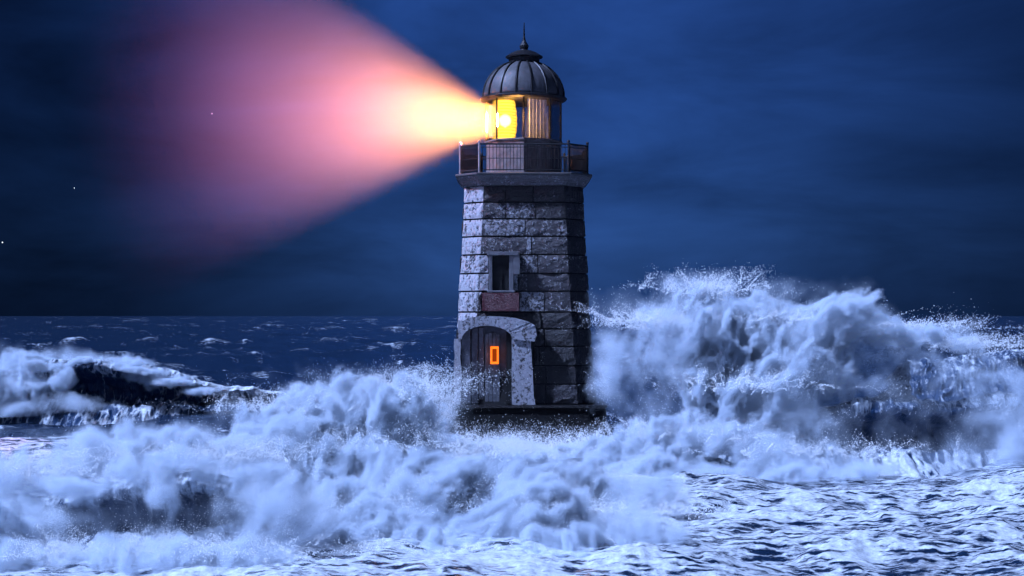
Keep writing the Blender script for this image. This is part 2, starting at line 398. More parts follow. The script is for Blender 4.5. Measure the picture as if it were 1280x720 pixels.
# cornice and gallery slab
co = MB()
Yf = 50.2
def cz(p): return ZP(p, 50.0)
co.rings([ring(1.80, .60, cz(231)), ring(1.93, .62, cz(230.5)), ring(1.95, .62, cz(227)), ring(2.0, .64, cz(226)), ring(2.02, .64, cz(223.5)),
          ring(2.09, .66, cz(222)), ring(2.12, .66, cz(219.5)), ring(2.13, .66, cz(219))])
co.build('cornice', M_cornice, lh)
gf = MB().rings([ring(2.13, .66, cz(218.9)), ring(2.17, .68, cz(218.0)), ring(2.17, .68, cz(215.6)), ring(2.1, .66, cz(215))])
gf.build('gallery_floor', simple('gallery_slab', (0.05, 0.05, 0.06), 0.6), lh, bevel=0.01)

# gallery railing: closely set bars, denser at the chamfered corners
rz0, rz1 = cz(215), ZP(180, 50.2)
rl = MB()
rr = ring(2.02, .62, 0)
for i in range(8):
    a, b = Vector(rr[i]), Vector(rr[(i+1) % 8]); L = (b-a).length
    for h, rad in ((rz1, .028), (rz1-0.10, .014), (rz0+0.09, .016), (rz0+0.45, 0.010)):
        rl.tube([a+Vector((0, 0, h)), b+Vector((0, 0, h))], rad)
    n = max(2, int(L/(0.05 if i % 2 else 0.105)))
    for k in range(1, n):
        p = a.lerp(b, k/n); rl.tube([p+Vector((0, 0, rz0+0.06)), p+Vector((0, 0, rz1-0.02))], 0.016 if i % 2 else 0.010, 5)
railing = rl.build('railing', M_iron, lh)
for i in range(8):
    a = Vector(rr[i]); q = MB().tube([a+Vector((0, 0, rz0)), a+Vector((0, 0, rz1+0.05))], 0.034, 8)
    q.lathe([(0.001, rz1+0.14), (0.045, rz1+0.10), (0.045, rz1+0.07), (0.02, rz1+0.03)][::-1], a.x, a.y, 8)
    p = q.build('railing_post', M_whitem if i in (0, 7) else M_iron, railing)

# lantern room
LR = 1.22
YL = CYT; def_s = YL/F
zg0, zg1 = ZP(177, YL), ZP(126, YL)
ph0 = math.pi/8 + math.pi/8     # a glazing bar faces the camera
def oct_pts(r, z, n=8, ph=-math.pi/2): return [(CX + r*math.cos(ph + 2*math.pi*j/n), CYT + r*math.sin(ph + 2*math.pi*j/n), z) for j in range(n)]
lw = MB().rings([oct_pts(LR-.0, rz0-0.02), oct_pts(LR, zg0-0.06), oct_pts(LR+.05, zg0-0.05), oct_pts(LR+.05, zg0), oct_pts(LR-.12, zg0)], cap=False)
M_lw = simple('lantern_wall_paint', (0.16, 0.13, 0.14), 0.6, 0.1, 0.3, 20, .4, 5)
lwo = lw.build('lantern_wall', M_lw, lh)
lf = MB().rings([oct_pts(LR-.1, zg0-0.07), oct_pts(LR-.1, zg0-0.04)]); lf.build('lantern_floor', M_grey, lh)
for j in range(8):
    a0 = -math.pi/2 + 2*math.pi*j/8
    p = Vector((CX + LR*math.cos(a0), CYT + LR*math.sin(a0), 0))
    MB().tube([p+Vector((0, 0, zg0-.02)), p+Vector((0, 0, zg1+.03))], 0.028, 6).build('glazing_bar', M_iron, lh)
    a1 = a0 + 2*math.pi/8; q = Vector((CX + LR*math.cos(a1), CYT + LR*math.sin(a1), 0))
    d = (q-p).normalized()*0.03; nrm = Vector((d.y, -d.x, 0)).normalized()*0.006
    a, b = p+d, q-d
    g = MB().add([a+nrm+Vector((0,0,zg0)), b+nrm+Vector((0,0,zg0)), b+nrm+Vector((0,0,zg1)), a+nrm+Vector((0,0,zg1)),
                  a-nrm+Vector((0,0,zg0)), b-nrm+Vector((0,0,zg0)), b-nrm+Vector((0,0,zg1)), a-nrm+Vector((0,0,zg1))],
                 [(0,1,2,3),(5,4,7,6),(0,3,7,4),(1,5,6,2),(3,2,6,7),(0,4,5,1)])
    g.build('glass_pane', M_glass, lh)
# roof flange, dome with ribs, vent and spire
zd0 = ZP(126, YL); hd = ZP(80, YL) - zd0
fl = MB().lathe([(1.0, zd0-0.02), (1.30, zd0-0.04), (1.39, zd0), (1.42, zd0+0.05), (1.38, zd0+0.09), (1.25, zd0+0.10)], CX, CYT, 48)
flo = fl.build('roof_gutter', M_iron, lh)
prof = []
for k in range(15):
    t = k/14*math.pi/2*0.90
    prof.append((1.33*math.cos(t)**0.92, zd0+0.07 + (hd+.02)*math.sin(t)**1.02))
dome = MB().lathe(prof, CX, CYT, 64).build('dome', M_lead, lh, smooth=True)
for j in range(16):
    a = -math.pi/2 + 2*math.pi*(j+.5)/16
    MB().tube([(CX+(r+.012)*math.cos(a), CYT+(r+.012)*math.sin(a), z+.004) for r, z in prof], 0.036, 6).build('dome_rib', M_iron, dome)
zv = ZP(84, YL); s_ = YL/F
vent = MB().lathe([(.50, zv-.05), (.52, zv+.02), (.50, zv+.05), (.50, zv+.28), (.60, zv+.30), (.61, zv+.34), (.56, zv+.37), (.42, zv+.46), (.28, zv+.52), (.14, zv+.55), (.10, zv+.6)], CX+.02, CYT, 24)
vo = vent.build('roof_vent', M_iron, lh)
sp = MB().lathe([(.09, zv+.55), (.14, zv+.62), (.15, zv+.70), (.10, zv+.78), (.055, zv+.86), (.04, zv+.95), (.028, zv+1.0), (.022, zv+1.25), (.012, ZP(28, YL))], CX+.02, CYT, 12)
sp.build('spire', M_iron, lh)
# lens and lamp
lamp_z = ZP(153, YL)
lens = MB(); prl = []
for k in range(13):
    t = k/12; z = zg0-.02 + t*(zg1-zg0+.02); prl.append((0.34 + 0.08*math.sin(t*math.pi) + (0.02 if k % 2 else 0), z))
lens.lathe(prl, CX-.64, CYT-.1, 24).build('lens', M_lens, lh)
lb = MB(); lb.lathe([(0.01, lamp_z-.26)] + [(.22*math.cos(a), lamp_z+.22*math.sin(a)) for a in np.linspace(-1.4, 1.4, 11)] + [(0.01, lamp_z+.2)], CX-.60, CYT-.48, 20)
lb.build('lamp', M_bulb, lh, smooth=True)
# pale blinds hanging inside the right-hand panes
bl = MB(); n = 14
rg = []
for z in (zg0+.02, zg1-.02):
    rg.append([(CX + .12 + .62*k/n, CYT-.72+.38*(k/n) + 0.02*math.sin(k*2.4), z) for k in range(n+1)])
bl.rings(rg, cap=False, closed=False).build('blind', M_linen, lh)

# window with stone frame, dark opening, red panel below
Yw = 50.06
def slab(m, x0, x1, p0, p1, y0, y1): m.box((x0-640)*.025, (x1-640)*.025, y0, y1, ZP(p1, 50), ZP(p0, 50)); return m
fr = MB(); slab(fr, 611, 615.5, 319, 365, Yw-.07, Yw+.3); slab(fr, 636.5, 642, 319, 365, Yw-.07, Yw+.3); slab(fr, 609, 648, 314.5, 319, Yw-.12, Yw+.3); slab(fr, 609, 644, 363, 365.5, Yw-.13, Yw+.3)
win = fr.build('window', M_grey, lh, bevel=.01)
sh = MB(); slab(sh, 642, 650, 318, 343, Yw-.10, Yw-.02); sh.build('shutter', M_grey, win, bevel=.01)
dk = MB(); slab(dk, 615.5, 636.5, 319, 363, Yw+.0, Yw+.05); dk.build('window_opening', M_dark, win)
sb = MB(); slab(sb, 625.5, 627, 319, 363, Yw-.03, Yw-.0); slab(sb, 615.5, 636.5, 340, 341.2, Yw-.025, Yw-.0); sb.build('glazing_bars', M_dark, win)
rp_ = MB(); slab(rp_, 603, 649, 366, 389, Yw-.13, Yw+.2)
o = rp_.build('panel', M_red, lh, bevel=.015); o['label'] = 'weathered dark red panel under the window'

# doorway: arched limewashed surround standing proud of the corner, grey panelled door with a lit pane
su = MB()
def X(p): return (p-640)*.0248
Yd = 49.72
def archp(t, cx_, hw, z0, rise): return (cx_ + hw*math.cos(math.pi - t*math.pi), z0 + rise*math.sin(t*math.pi))
cxd, zi = X(608.5), ZP(424, 49.7)
inn = [archp(k/16, cxd, X(640)-cxd, zi, (424-407)*.0248) for k in range(17)]
outr = []
for k in range(17):
    t = k/16; x = cxd + (X(672)-X(608.5)-.02)*(-math.cos(t*math.pi)) * (0.58 if t < .5 else 1.0); 
    z = ZP(414, 49.7) + ((414-395)*.0248)*math.sin(t*math.pi)**0.7
    outr.append((x, z))
outr[0] = (X(572), ZP(424, 49.7)); outr[1] = (X(572), ZP(412, 49.7)); outr[2] = (X(573), ZP(400, 49.7))
outr[-1] = (X(668), ZP(427, 49.7)); outr[-2] = (X(671), ZP(419, 49.7)); outr[-3] = (X(669), ZP(407, 49.7)); outr[-4] = (X(662), ZP(402.5, 49.7)); outr[-5] = (X(652), ZP(399.5, 49.7))
for k in range(16):
    a, b, c, d = inn[k], inn[k+1], outr[k+1], outr[k]
    for y0, y1 in ((Yd-.05, Yd+.50),):
        vs_ = [(p[0], y0+rnd.uniform(-.012, .012), p[1]) for p in (a, b, c, d)] + [(p[0], y1, p[1]) for p in (a, b, c, d)]
        su.add(vs_, [(0,1,2,3),(7,6,5,4),(0,4,5,1),(1,5,6,2),(2,6,7,3),(3,7,4,0)])
so = su.build('door_arch', M_surround, lh)
pr = MB()
zs = np.linspace(zp-.01, ZP(424, 49.7)-.003, 9)
rg = []
for i, z in enumerate(zs):
    t = i/8; x0 = X(639.5) + rnd.uniform(-.01, .01); x1 = X(669.5 - 6*t**.6) + rnd.uniform(-.015, .015)
    rg.append([(x0, Yd, z), (x1, Yd+.0, z), (x1, Yd+.5, z), (x0, Yd+.5, z)])
pr.rings(rg); pr.build('door_pier', M_surround, lh, attr='paint')
plf = MB(); rg = []
for i, z in enumerate(zs):
    x0 = X(567.5) + rnd.uniform(-.02, .02); x1 = X(576.5 - 1.5*(i/8)) + rnd.uniform(-.02, .02)
    rg.append([(x0, Yd+.1, z), (x1, Yd+.1, z), (x1, Yd+.6, z), (x0, Yd+.6, z)])
plf.rings(rg); plf.build('door_pier', M_surround, lh)
# recessed dark porch lining and the boarded door
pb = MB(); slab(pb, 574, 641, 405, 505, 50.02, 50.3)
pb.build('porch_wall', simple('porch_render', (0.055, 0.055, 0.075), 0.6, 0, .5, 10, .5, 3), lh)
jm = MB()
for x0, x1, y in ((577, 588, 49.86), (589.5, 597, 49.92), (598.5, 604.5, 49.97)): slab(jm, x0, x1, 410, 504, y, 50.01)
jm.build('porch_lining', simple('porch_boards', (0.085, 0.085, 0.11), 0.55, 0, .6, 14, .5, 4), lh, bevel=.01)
dr = MB()
for k in range(4): slab(dr, 606.5+k*4.6, 610.6+k*4.6, 418 if k in (0, 3) else 416, 502, 49.965, 50.01)
door = dr.build('door', M_door, lh, bevel=.006)
dw = MB(); slab(dw, 613.6, 622.6, 433.5, 454, 49.935, 49.962); 
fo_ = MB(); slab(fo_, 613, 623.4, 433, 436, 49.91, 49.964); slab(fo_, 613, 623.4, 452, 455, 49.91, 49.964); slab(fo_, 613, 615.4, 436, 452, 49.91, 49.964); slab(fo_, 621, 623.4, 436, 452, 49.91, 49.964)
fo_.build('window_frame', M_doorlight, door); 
dw2 = MB(); slab(dw2, 615.4, 621, 436, 452, 49.95, 49.963); dw2.build('pane', emit('door_pane_glow', (0.5, 0.06, 0.006), .3), door)
hd_ = MB(); hd_.tube([(X(623), 49.93, ZP(463, 50)), (X(623), 49.93, ZP(468, 50))], .015); hd_.build('door_handle', M_iron, door)
dl = bpy.data.lights.new('door_glow', 'POINT'); dl.energy = 1.2; dl.color = (1, .3, .06); dl.shadow_soft_size = .05
dlo = bpy.data.objects.new('door_glow', dl); COL.objects.link(dlo); dlo.location = (X(618), 49.75, ZP(444, 50)); dlo.parent = lh; dlo.matrix_parent_inverse = Matrix.Translation(-Vector((CX, CYT, 0)))
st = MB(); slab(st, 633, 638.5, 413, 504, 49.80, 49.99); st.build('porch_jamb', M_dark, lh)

# ------------------------------------------------------------------ beam (area light in an added mist cone carrying its edge, fade and hue)
BEAM_AZ = R(22.5)                                            # how far the beam turns towards the viewer
bdir = Vector((-math.cos(BEAM_AZ), -math.sin(BEAM_AZ), 0.025)).normalized()
apex = Vector((CX, CYT, ZP(155, YL))) + bdir*1.10
HALF = R(29)
sl = bpy.data.lights.new('beam_light', 'AREA'); sl.shape = 'DISK'; sl.size = 1.05; sl.energy = 6600; sl.color = (1.0, 0.32, 0.56)
sl.spread = HALF*2.7; sl.specular_factor = 0.0
so_ = bpy.data.objects.new('beam_light', sl); COL.objects.link(so_); so_.location = apex
so_.rotation_euler = (-bdir).to_track_quat('Z', 'Y').to_euler()
so_.parent = lh; so_.matrix_parent_inverse = Matrix.Translation(-Vector((CX, CYT, 0)))
pl_ = bpy.data.lights.new('lantern_glow', 'POINT'); pl_.energy = 220; pl_.color = (1, .45, .1); pl_.shadow_soft_size = .3
po = bpy.data.objects.new('lantern_glow', pl_); COL.objects.link(po); po.location = (CX-.3, CYT-.9, lamp_z+.1)
po.parent = lh; po.matrix_parent_inverse = Matrix.Translation(-Vector((CX, CYT, 0)))
cone = MB(); q = bdir.to_track_quat('Z', 'Y').to_matrix(); rings = []
s0, s1 = -0.6, 18.5
for s in np.linspace(s0, s1, 16):
    rad = .85 + max(s, 0)*math.tan(HALF)*1.01
    rings.append([apex + bdir*s + q @ Vector((rad*math.cos(2*math.pi*k/48), rad*math.sin(2*math.pi*k/48), 0)) for k in range(48)])
cone.rings(rings)
mb, nt, out = mat('beam_mist'); g = NT(nt)
tc = g.n('ShaderNodeTexCoord')
off = g.n('ShaderNodeVectorMath', {0: tc.outputs['Object'], 1: tuple(apex)}, operation='DISTANCE')
fa = g.n('ShaderNodeMapRange', {'Value': off.outputs['Value'], 'From Min': 1.0, 'From Max': 14.0, 'To Min': 1.0, 'To Max': 0.0}, interpolation_type='SMOOTHERSTEP')  # beam's fade with distance put into the mist density
ns = g.n('ShaderNodeTexNoise', {'Vector': tc.outputs['Object'], 'Scale': 0.25, 'Detail': 2})
nm = g.n('ShaderNodeMapRange', {'Value': ns.outputs['Fac'], 'From Min': .3, 'From Max': .7, 'To Min': .85, 'To Max': 1.15})
de = g.n('ShaderNodeMath', {0: fa.outputs[0], 1: nm.outputs[0]}, operation='MULTIPLY')
nr_ = g.n('ShaderNodeMapRange', {'Value': off.outputs['Value'], 'From Min': 0.5, 'From Max': 7.0, 'To Min': 0.0115, 'To Max': 0.0085}, interpolation_type='SMOOTHSTEP')
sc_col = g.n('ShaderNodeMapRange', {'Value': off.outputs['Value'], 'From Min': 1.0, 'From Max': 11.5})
scc = g.n('ShaderNodeMix', {'Factor': sc_col.outputs[0], 6: (1, 1, .10, 1), 7: (.74, .55, 1, 1)}, data_type='RGBA')  # beam hue put into the scatter colour: yellow near the lamp, violet far
ap2 = apex - bdir*(0.72/math.tan(HALF))
df_ = g.n('ShaderNodeVectorMath', {0: tc.outputs['Object'], 1: tuple(ap2)}, operation='SUBTRACT')
dn_ = g.n('ShaderNodeVectorMath', {0: df_.outputs[0]}, operation='NORMALIZE')
dt_ = g.n('ShaderNodeVectorMath', {0: dn_.outputs[0], 1: tuple(bdir)}, operation='DOT_PRODUCT')
ed_ = g.n('ShaderNodeMapRange', {'Value': dt_.outputs['Value'], 'From Min': math.cos(HALF*1.0), 'From Max': math.cos(HALF*.85)}, interpolation_type='SMOOTHSTEP')
de = g.n('ShaderNodeMath', {0: de.outputs[0], 1: ed_.outputs[0]}, operation='MULTIPLY')
de2 = g.n('ShaderNodeMath', {0: de.outputs[0], 1: nr_.outputs[0]}, operation='MULTIPLY')
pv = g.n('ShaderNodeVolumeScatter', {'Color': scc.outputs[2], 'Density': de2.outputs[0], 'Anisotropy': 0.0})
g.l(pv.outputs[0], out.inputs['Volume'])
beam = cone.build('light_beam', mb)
tag(beam, 'wide pink and yellow light beam shining left from the lantern through sea mist', 'light beam', kind='stuff')

# ------------------------------------------------------------------ sea
def sea_h(x, y):
    d = np.sqrt(x*x + y*y); h = np.zeros_like(x); r2 = np.random.default_rng(3)
    for k in range(46):
        lam = 0.9 * (1.105**k); lam = min(lam, 60)
        th = r2.normal(-0.25, 0.55)            # waves run towards the viewer
        kx, ky = math.sin(th)*2*math.pi/lam, math.cos(th)*2*math.pi/lam
        ph = r2.uniform(0, 6.28)
        amp = 0.020*lam**0.62
        fade = np.clip(1.6 - d/(lam*130), 0, 1)
        w = vnoise(x/(lam*4), y/(lam*3), np.zeros_like(x)+k, k)*0.7+0.6
        s = np.sin(kx*x + ky*y + ph)
        sc = 0.25 + 0.95*min(1, (lam/2.6)**1.2)
        h += (1 + .9*sstep(60, 130, d) - .72*sstep(46, 34, y)*(1 if lam < 6 else .3))*sc*(amp*fade*w*(1 - 2*np.abs(s)**0.8*0.9)*0.55 + amp*fade*w*s*0.35)
    return h
naz, nr = 900, 620
az_ = np.concatenate([np.linspace(-math.pi, -0.55, 60, endpoint=False), np.linspace(-0.55, 0.55, naz-120, endpoint=False), np.linspace(0.55, math.pi, 60, endpoint=False)])
rad = np.concatenate([np.geomspace(8, 90, 420, endpoint=False), np.geomspace(90, 800, 140, endpoint=False), np.geomspace(800, 40000, 60)])
A, RR = np.meshgrid(az_, rad)
SX, SY = RR*np.sin(A), RR*np.cos(A)
SH = sea_h(SX, SY)
lump = fbm(SX*0.9, SY*0.9, SX*0, 5, 40, 0.6)
def foam_field(x, y):
    """how much foam lies on the water: breaker zone near the tower, ever less out to sea"""
    f = np.full_like(x, 0.18)
    k = sstep(62, 38, y)
    f = 0.12 + 0.42*k + .04*sstep(44, 34, y) - .09*k*sstep(1, 8, x)*sstep(42, 34, y)
    wh = sstep(0.25, 0.8, fbm(x/3.2, y/3.2, x*0, 5, 77, .75))*0.42*np.exp(-np.abs(y)/700)
    return f + wh
near = np.exp(-((SY-32)/14)**2) * (SY > 0)
SH = SH*(1 + 0.2*near) + lump*0.16*near*sstep(90, 60, RR)
FO = foam_field(SX, SY) + 0.35*np.clip(SH, -.3, .6)
V = np.stack([SX, SY, SH], -1).reshape(-1, 3)
ia = np.arange(naz); 
i0 = (np.arange(len(rad)-1)[:, None]*naz + ia[None]); i1 = (np.arange(len(rad)-1)[:, None]*naz + ((ia+1) % naz)[None])
FC = np.stack([i0, i1, i1+naz, i0+naz], -1).reshape(-1, 4)[:, ::-1]
cidx = len(V); V = np.vstack([V, [[0, 0, 0]]])
sea = npmesh('sea', V, FC, M_sea, attrs={'foam': np.append(FO.ravel(), .3)})
tag(sea, 'dark blue storm sea streaked with white foam', kind='structure')

# ------------------------------------------------------------------ wave bodies
def wave_body(name, ctrl, prof, parent=None, nu=420, nv=120, seed=1, chop=0.16, foam=0.3, foamtop=0.5, toe=0.5, side=0.0):
    """ctrl: (px, crest py, Y) along the crest; prof: (dy/h, z/h) from the back toe over the lip to the front toe"""
    c = np.array([tuple(P(a, b, y)) for a, b, y in ctrl]); t = np.linspace(0, 1, len(c)); u = np.linspace(0, 1, nu)
    def sm(v):
        r = np.interp(u, t, v); k = np.hanning(31); k /= k.sum(); return np.convolve(np.pad(r, 15, 'edge'), k, 'valid')
    cx_, cy__, ch = sm(c[:, 0]), sm(c[:, 1]), sm(c[:, 2])
    p = np.array(prof); tp = np.linspace(0, 1, len(p)); v = np.linspace(0, 1, nv)
    k = np.hanning(13); k /= k.sum()
    pdy = np.convolve(np.pad(np.interp(v, tp, p[:, 0]), 6, 'edge'), k, 'valid'); pz = np.convolve(np.pad(np.interp(v, tp, p[:, 1]), 6, 'edge'), k, 'valid')
    U, Vv = np.meshgrid(np.arange(nu), np.arange(nv), indexing='ij')
    x = cx_[U]; y = cy__[U] + pdy[Vv]*ch[U]; z = pz[Vv]*ch[U]
    n1 = fbm(x*0.9, y*0.9, z*1.1, 5, seed, .55); n2 = fbm(x*2.6, y*0.7, z*0.7, 4, seed+9, .6)
    y = y - n1*chop*1.2 - n2*chop*.35; z = z + n2*chop*.25 + n1*chop*.7*sstep(0, 1, z)
    x = x + fbm(x*.8, y*.8, z*.8, 3, seed+30)*chop
    top = sstep(0.55, 1.0, pz[Vv])
    fo2 = foam + foamtop*top + 0.25*n2 + toe*sstep(.30, .0, pz[Vv]) + side*sstep(.52, .72, U/nu)*sstep(.1, .5, pz[Vv])
    Vt = np.stack([x, y, z], -1).reshape(-1, 3)
    a = (np.arange(nu-1)[:, None]*nv + np.arange(nv-1)[None]).ravel()
    FC = np.stack([a, a+1, a+nv+1, a+nv], -1)
    return npmesh(name, Vt, FC, M_wave, parent, {'foam': fo2})
CURL = [(2.6, -.25), (1.6, .25), (.8, .7), (.3, .93), (0, 1.0), (-.3, .98), (-.5, .84), (-.42, .72), (-.15, .58), (-.08, .4), (-.25, .2), (-.7, .04), (-1.5, -.5)]
SWELL = [(3.4, -.3), (2.2, .2), (1.1, .65), (.4, .93), (0, 1.0), (-.35, .93), (-.6, .7), (-.85, .42), (-1.25, .2), (-1.8, .03), (-2.8, -.5)]

# ---- spray volumes: a density field of sculpted puffs, eroded by turbulence, held in a voxel grid
def spray(name, puffs, box, vox, mat_, parent, seed=1, boost=1.0, lam=2.2, warp=0.32, drops=0, drop_r=0.02, KF=12, SH_=-.35, MD=.6):
    """puffs: (px, py, Y, rx, ry (photo px), rY (m), density, amp, soft)"""
    global rng
    rng = np.random.default_rng(seed)
    (x0, x1), (y0, y1), (z0, z1) = box
    ext = (x1-x0, y1-y0, z1-z0); sh = tuple(max(8, int(e/vox)) for e in ext)
    X = np.linspace(x0, x1, sh[0], dtype=np.float32)[:, None, None]
    Y = np.linspace(y0, y1, sh[1], dtype=np.float32)[None, :, None]
    Z = np.linspace(z0, z1, sh[2], dtype=np.float32)[None, None, :]
    w = [gfbm(sh, ext, 2.0, 2)*warp for _ in range(3)]
    n = gfbm(sh, ext, lam, 7, 0.62)
    b = gfbm(sh, ext, lam*.5, 5, 0.6)
    n = n*0.75 + (0.55-np.abs(b))*0.55           # billowing lumps
    xi = np.clip(np.arange(sh[0])[:, None, None] + (w[0]/vox).astype(np.int32), 0, sh[0]-1)
    yi = np.clip(np.arange(sh[1])[None, :, None] + (w[1]/vox).astype(np.int32), 0, sh[1]-1)
    zi = np.clip(np.arange(sh[2])[None, None, :] + (w[2]/vox).astype(np.int32), 0, sh[2]-1)
    nh = gfbm(sh, ext, .55, 5, .75)
    rd = np.zeros(sh, np.float32); a_, l_ = 1., lam*.42
    for q_ in range(4): rd += a_*(1-np.minimum(np.abs(gfbm(sh, ext, l_, 1))*1.5, 1)); a_ *= .62; l_ *= .5
    rd /= 2.3
    zz_ = np.clip((zi*.42).astype(np.int32), 0, sh[2]-1); xx_ = np.clip(xi + (zi*SH_).astype(np.int32), 0, sh[0]-1)
    rd = rd[xx_, yi, zz_]
    n = n[xi, yi, zi] + .10*nh; Xw, Yw, Zw = X + w[0]*.6, Y + w[1]*.6, Z + w[2]*.6
    q0, q1 = np.quantile(rd[::3, ::3, ::3], (.56, .80))
    D = np.zeros(sh, np.float32)
    for px, py, Yp, rx, ry, rY, dens, amp, soft in puffs:
        c = P(px, py, Yp); rX, rZ = rx*Yp/F, ry*Yp/F
        m = 1.6 + amp*.6
        sl_ = tuple(slice(max(0, int((c[k]-m*r-1-o)/vox)), max(0, int((c[k]+m*r+1-o)/vox)+1)) for k, r, o in ((0, rX, x0), (1, rY, y0), (2, rZ, z0)))
        if any(s.start >= s.stop for s in sl_): continue
        e = 1 - np.sqrt(((Xw[sl_]-c[0])/rX)**2 + ((Yw[sl_]-c[1])/rY)**2 + ((Zw[sl_]-c[2])/rZ)**2)
        if D[sl_].size == 0: continue
        f = e + .46*amp*n[sl_] + .06
        d = np.clip(f/soft, 0, 1); d = d*d*(3-2*d)*np.clip(.8 + MD*nh[sl_], .04, 3.)
        K = KF*min(1, max(0, (dens-.5)/1.2))
        if dens > 1: d = d*.42
        if K > 0: d = d + K*np.clip((f-.02)/.22, 0, 1)*np.clip((rd[sl_]+.10*np.clip(f, 0, .8)-q0)/(q1-q0), 0, 1)
        d = d*dens
        D[sl_] = np.maximum(D[sl_], d) + 0.25*np.minimum(D[sl_], d)
    # feather the bounds
    for ax, g_ in ((0, X), (1, Y), (2, Z)):
        a, c_ = (x0, x1) if ax == 0 else (y0, y1) if ax == 1 else (z0-1, z1)
        D *= np.clip(np.minimum(g_-a, c_-g_)/0.5, 0, 1)
    D[D < 0.01] = 0
    img = bpy.data.images.new(name+'_field', sh[0], sh[1]*sh[2], float_buffer=True, is_data=True, alpha=False)
    buf = np.ones((sh[2], sh[1], sh[0], 4), np.float32); buf[..., :3] = (D*boost).transpose(2, 1, 0)[..., None]
    img.pixels.foreach_set(buf.ravel()); img.update(); del buf
    ng = bpy.data.node_groups.new(name, 'GeometryNodeTree')
    ng.interface.new_socket('Geometry', in_out='INPUT', socket_type='NodeSocketGeometry')
    ng.interface.new_socket('Geometry', in_out='OUTPUT', socket_type='NodeSocketGeometry')
    N, L = ng.nodes, ng.links
    def nn(t, ins=None, **k):
        q = N.new(t)
        for a_, b_ in k.items(): setattr(q, a_, b_)
        for a_, b_ in (ins or {}).items():
            if isinstance(b_, bpy.types.NodeSocket): L.new(b_, q.inputs[a_])
            else: q.inputs[a_].default_value = b_
        return q
    out = N.new('NodeGroupOutput'); pos = nn('GeometryNodeInputPosition'); s = nn('ShaderNodeSeparateXYZ', {0: pos.outputs[0]})
    def idx(sock, lo, hi, cnt):
        a_ = nn('ShaderNodeMapRange', {'Value': sock, 'From Min': lo, 'From Max': hi, 'To Min': 0, 'To Max': cnt-1}, clamp=False)
        r_ = nn('ShaderNodeMath', {0: a_.outputs[0]}, operation='ROUND'); return r_.outputs[0]
    ix, iy, iz = idx(s.outputs[0], x0, x1, sh[0]), idx(s.outputs[1], y0, y1, sh[1]), idx(s.outputs[2], z0, z1, sh[2])
    u = nn('ShaderNodeMath', {0: nn('ShaderNodeMath', {0: ix, 1: .5}, operation='ADD').outputs[0], 1: sh[0]}, operation='DIVIDE')
    row = nn('ShaderNodeMath', {0: iz, 1: sh[1], 2: iy}, operation='MULTIPLY_ADD')
    v = nn('ShaderNodeMath', {0: nn('ShaderNodeMath', {0: row.outputs[0], 1: .5}, operation='ADD').outputs[0], 1: sh[1]*sh[2]}, operation='DIVIDE')
    uv = nn('ShaderNodeCombineXYZ', {0: u.outputs[0], 1: v.outputs[0]})
    it = nn('GeometryNodeImageTexture', {'Image': img, 'Vector': uv.outputs[0]}, interpolation='Closest', extension='EXTEND')
    sep = nn('ShaderNodeSeparateXYZ'); L.new(it.outputs['Color'], sep.inputs[0])
    vc = nn('GeometryNodeVolumeCube', {'Density': sep.outputs[0], 'Background': 0.0, 'Min': (x0, y0, z0), 'Max': (x1, y1, z1),
             'Resolution X': sh[0], 'Resolution Y': sh[1], 'Resolution Z': sh[2]})
    smn = nn('GeometryNodeSetMaterial', {'Geometry': vc.outputs[0], 'Material': mat_})
    L.new(smn.outputs[0], out.inputs[0])
    me = bpy.data.meshes.new(name); me.materials.append(mat_)
    o = bpy.data.objects.new(name, me); COL.objects.link(o)
    md = o.modifiers.new('field', 'NODES'); md.node_group = ng
    if parent: o.parent = parent; o.matrix_parent_inverse = Matrix.Translation(-Vector(parent_loc(parent)))
    o['kind'] = 'stuff'
    if drops:     # flung droplets: thicker where the spray thins out at its edges
        prob = np.clip(D, 0, 2.5)*(D < 8) * np.clip(nh, 0, 2)**2*(Z > .1) ; 
        fl = prob.ravel().astype(np.float64); cs = np.cumsum(fl)
        if cs[-1] > 0:
            pick = np.searchsorted(cs, rng.random(drops)*cs[-1]); pick = np.minimum(pick, fl.size-1)
            ii, jj, kk = np.unravel_index(pick, sh)
            pp = np.stack([X.ravel()[ii], Y.ravel()[jj], Z.ravel()[kk]], -1) + rng.standard_normal((drops, 3))*vox*1.2
            rr_ = drop_r*(0.35 + rng.random(drops)**4*1.3)
            oc = np.array([[1,0,0],[-1,0,0],[0,1,0],[0,-1,0],[0,0,1],[0,0,-1]], float)
            fc = np.array([[0,2,4],[2,1,4],[1,3,4],[3,0,4],[2,0,5],[1,2,5],[3,1,5],[0,3,5]])
            Vt = (pp[:, None] + oc[None]*rr_[:, None, None]*np.array([1, 1, 1.4])).reshape(-1, 3)
            FC = (fc[None] + 6*np.arange(drops)[:, None, None]).reshape(-1, 3)
            dd = npmesh('droplets', Vt, FC, M_drop, parent); dd['kind'] = 'stuff'
    return o
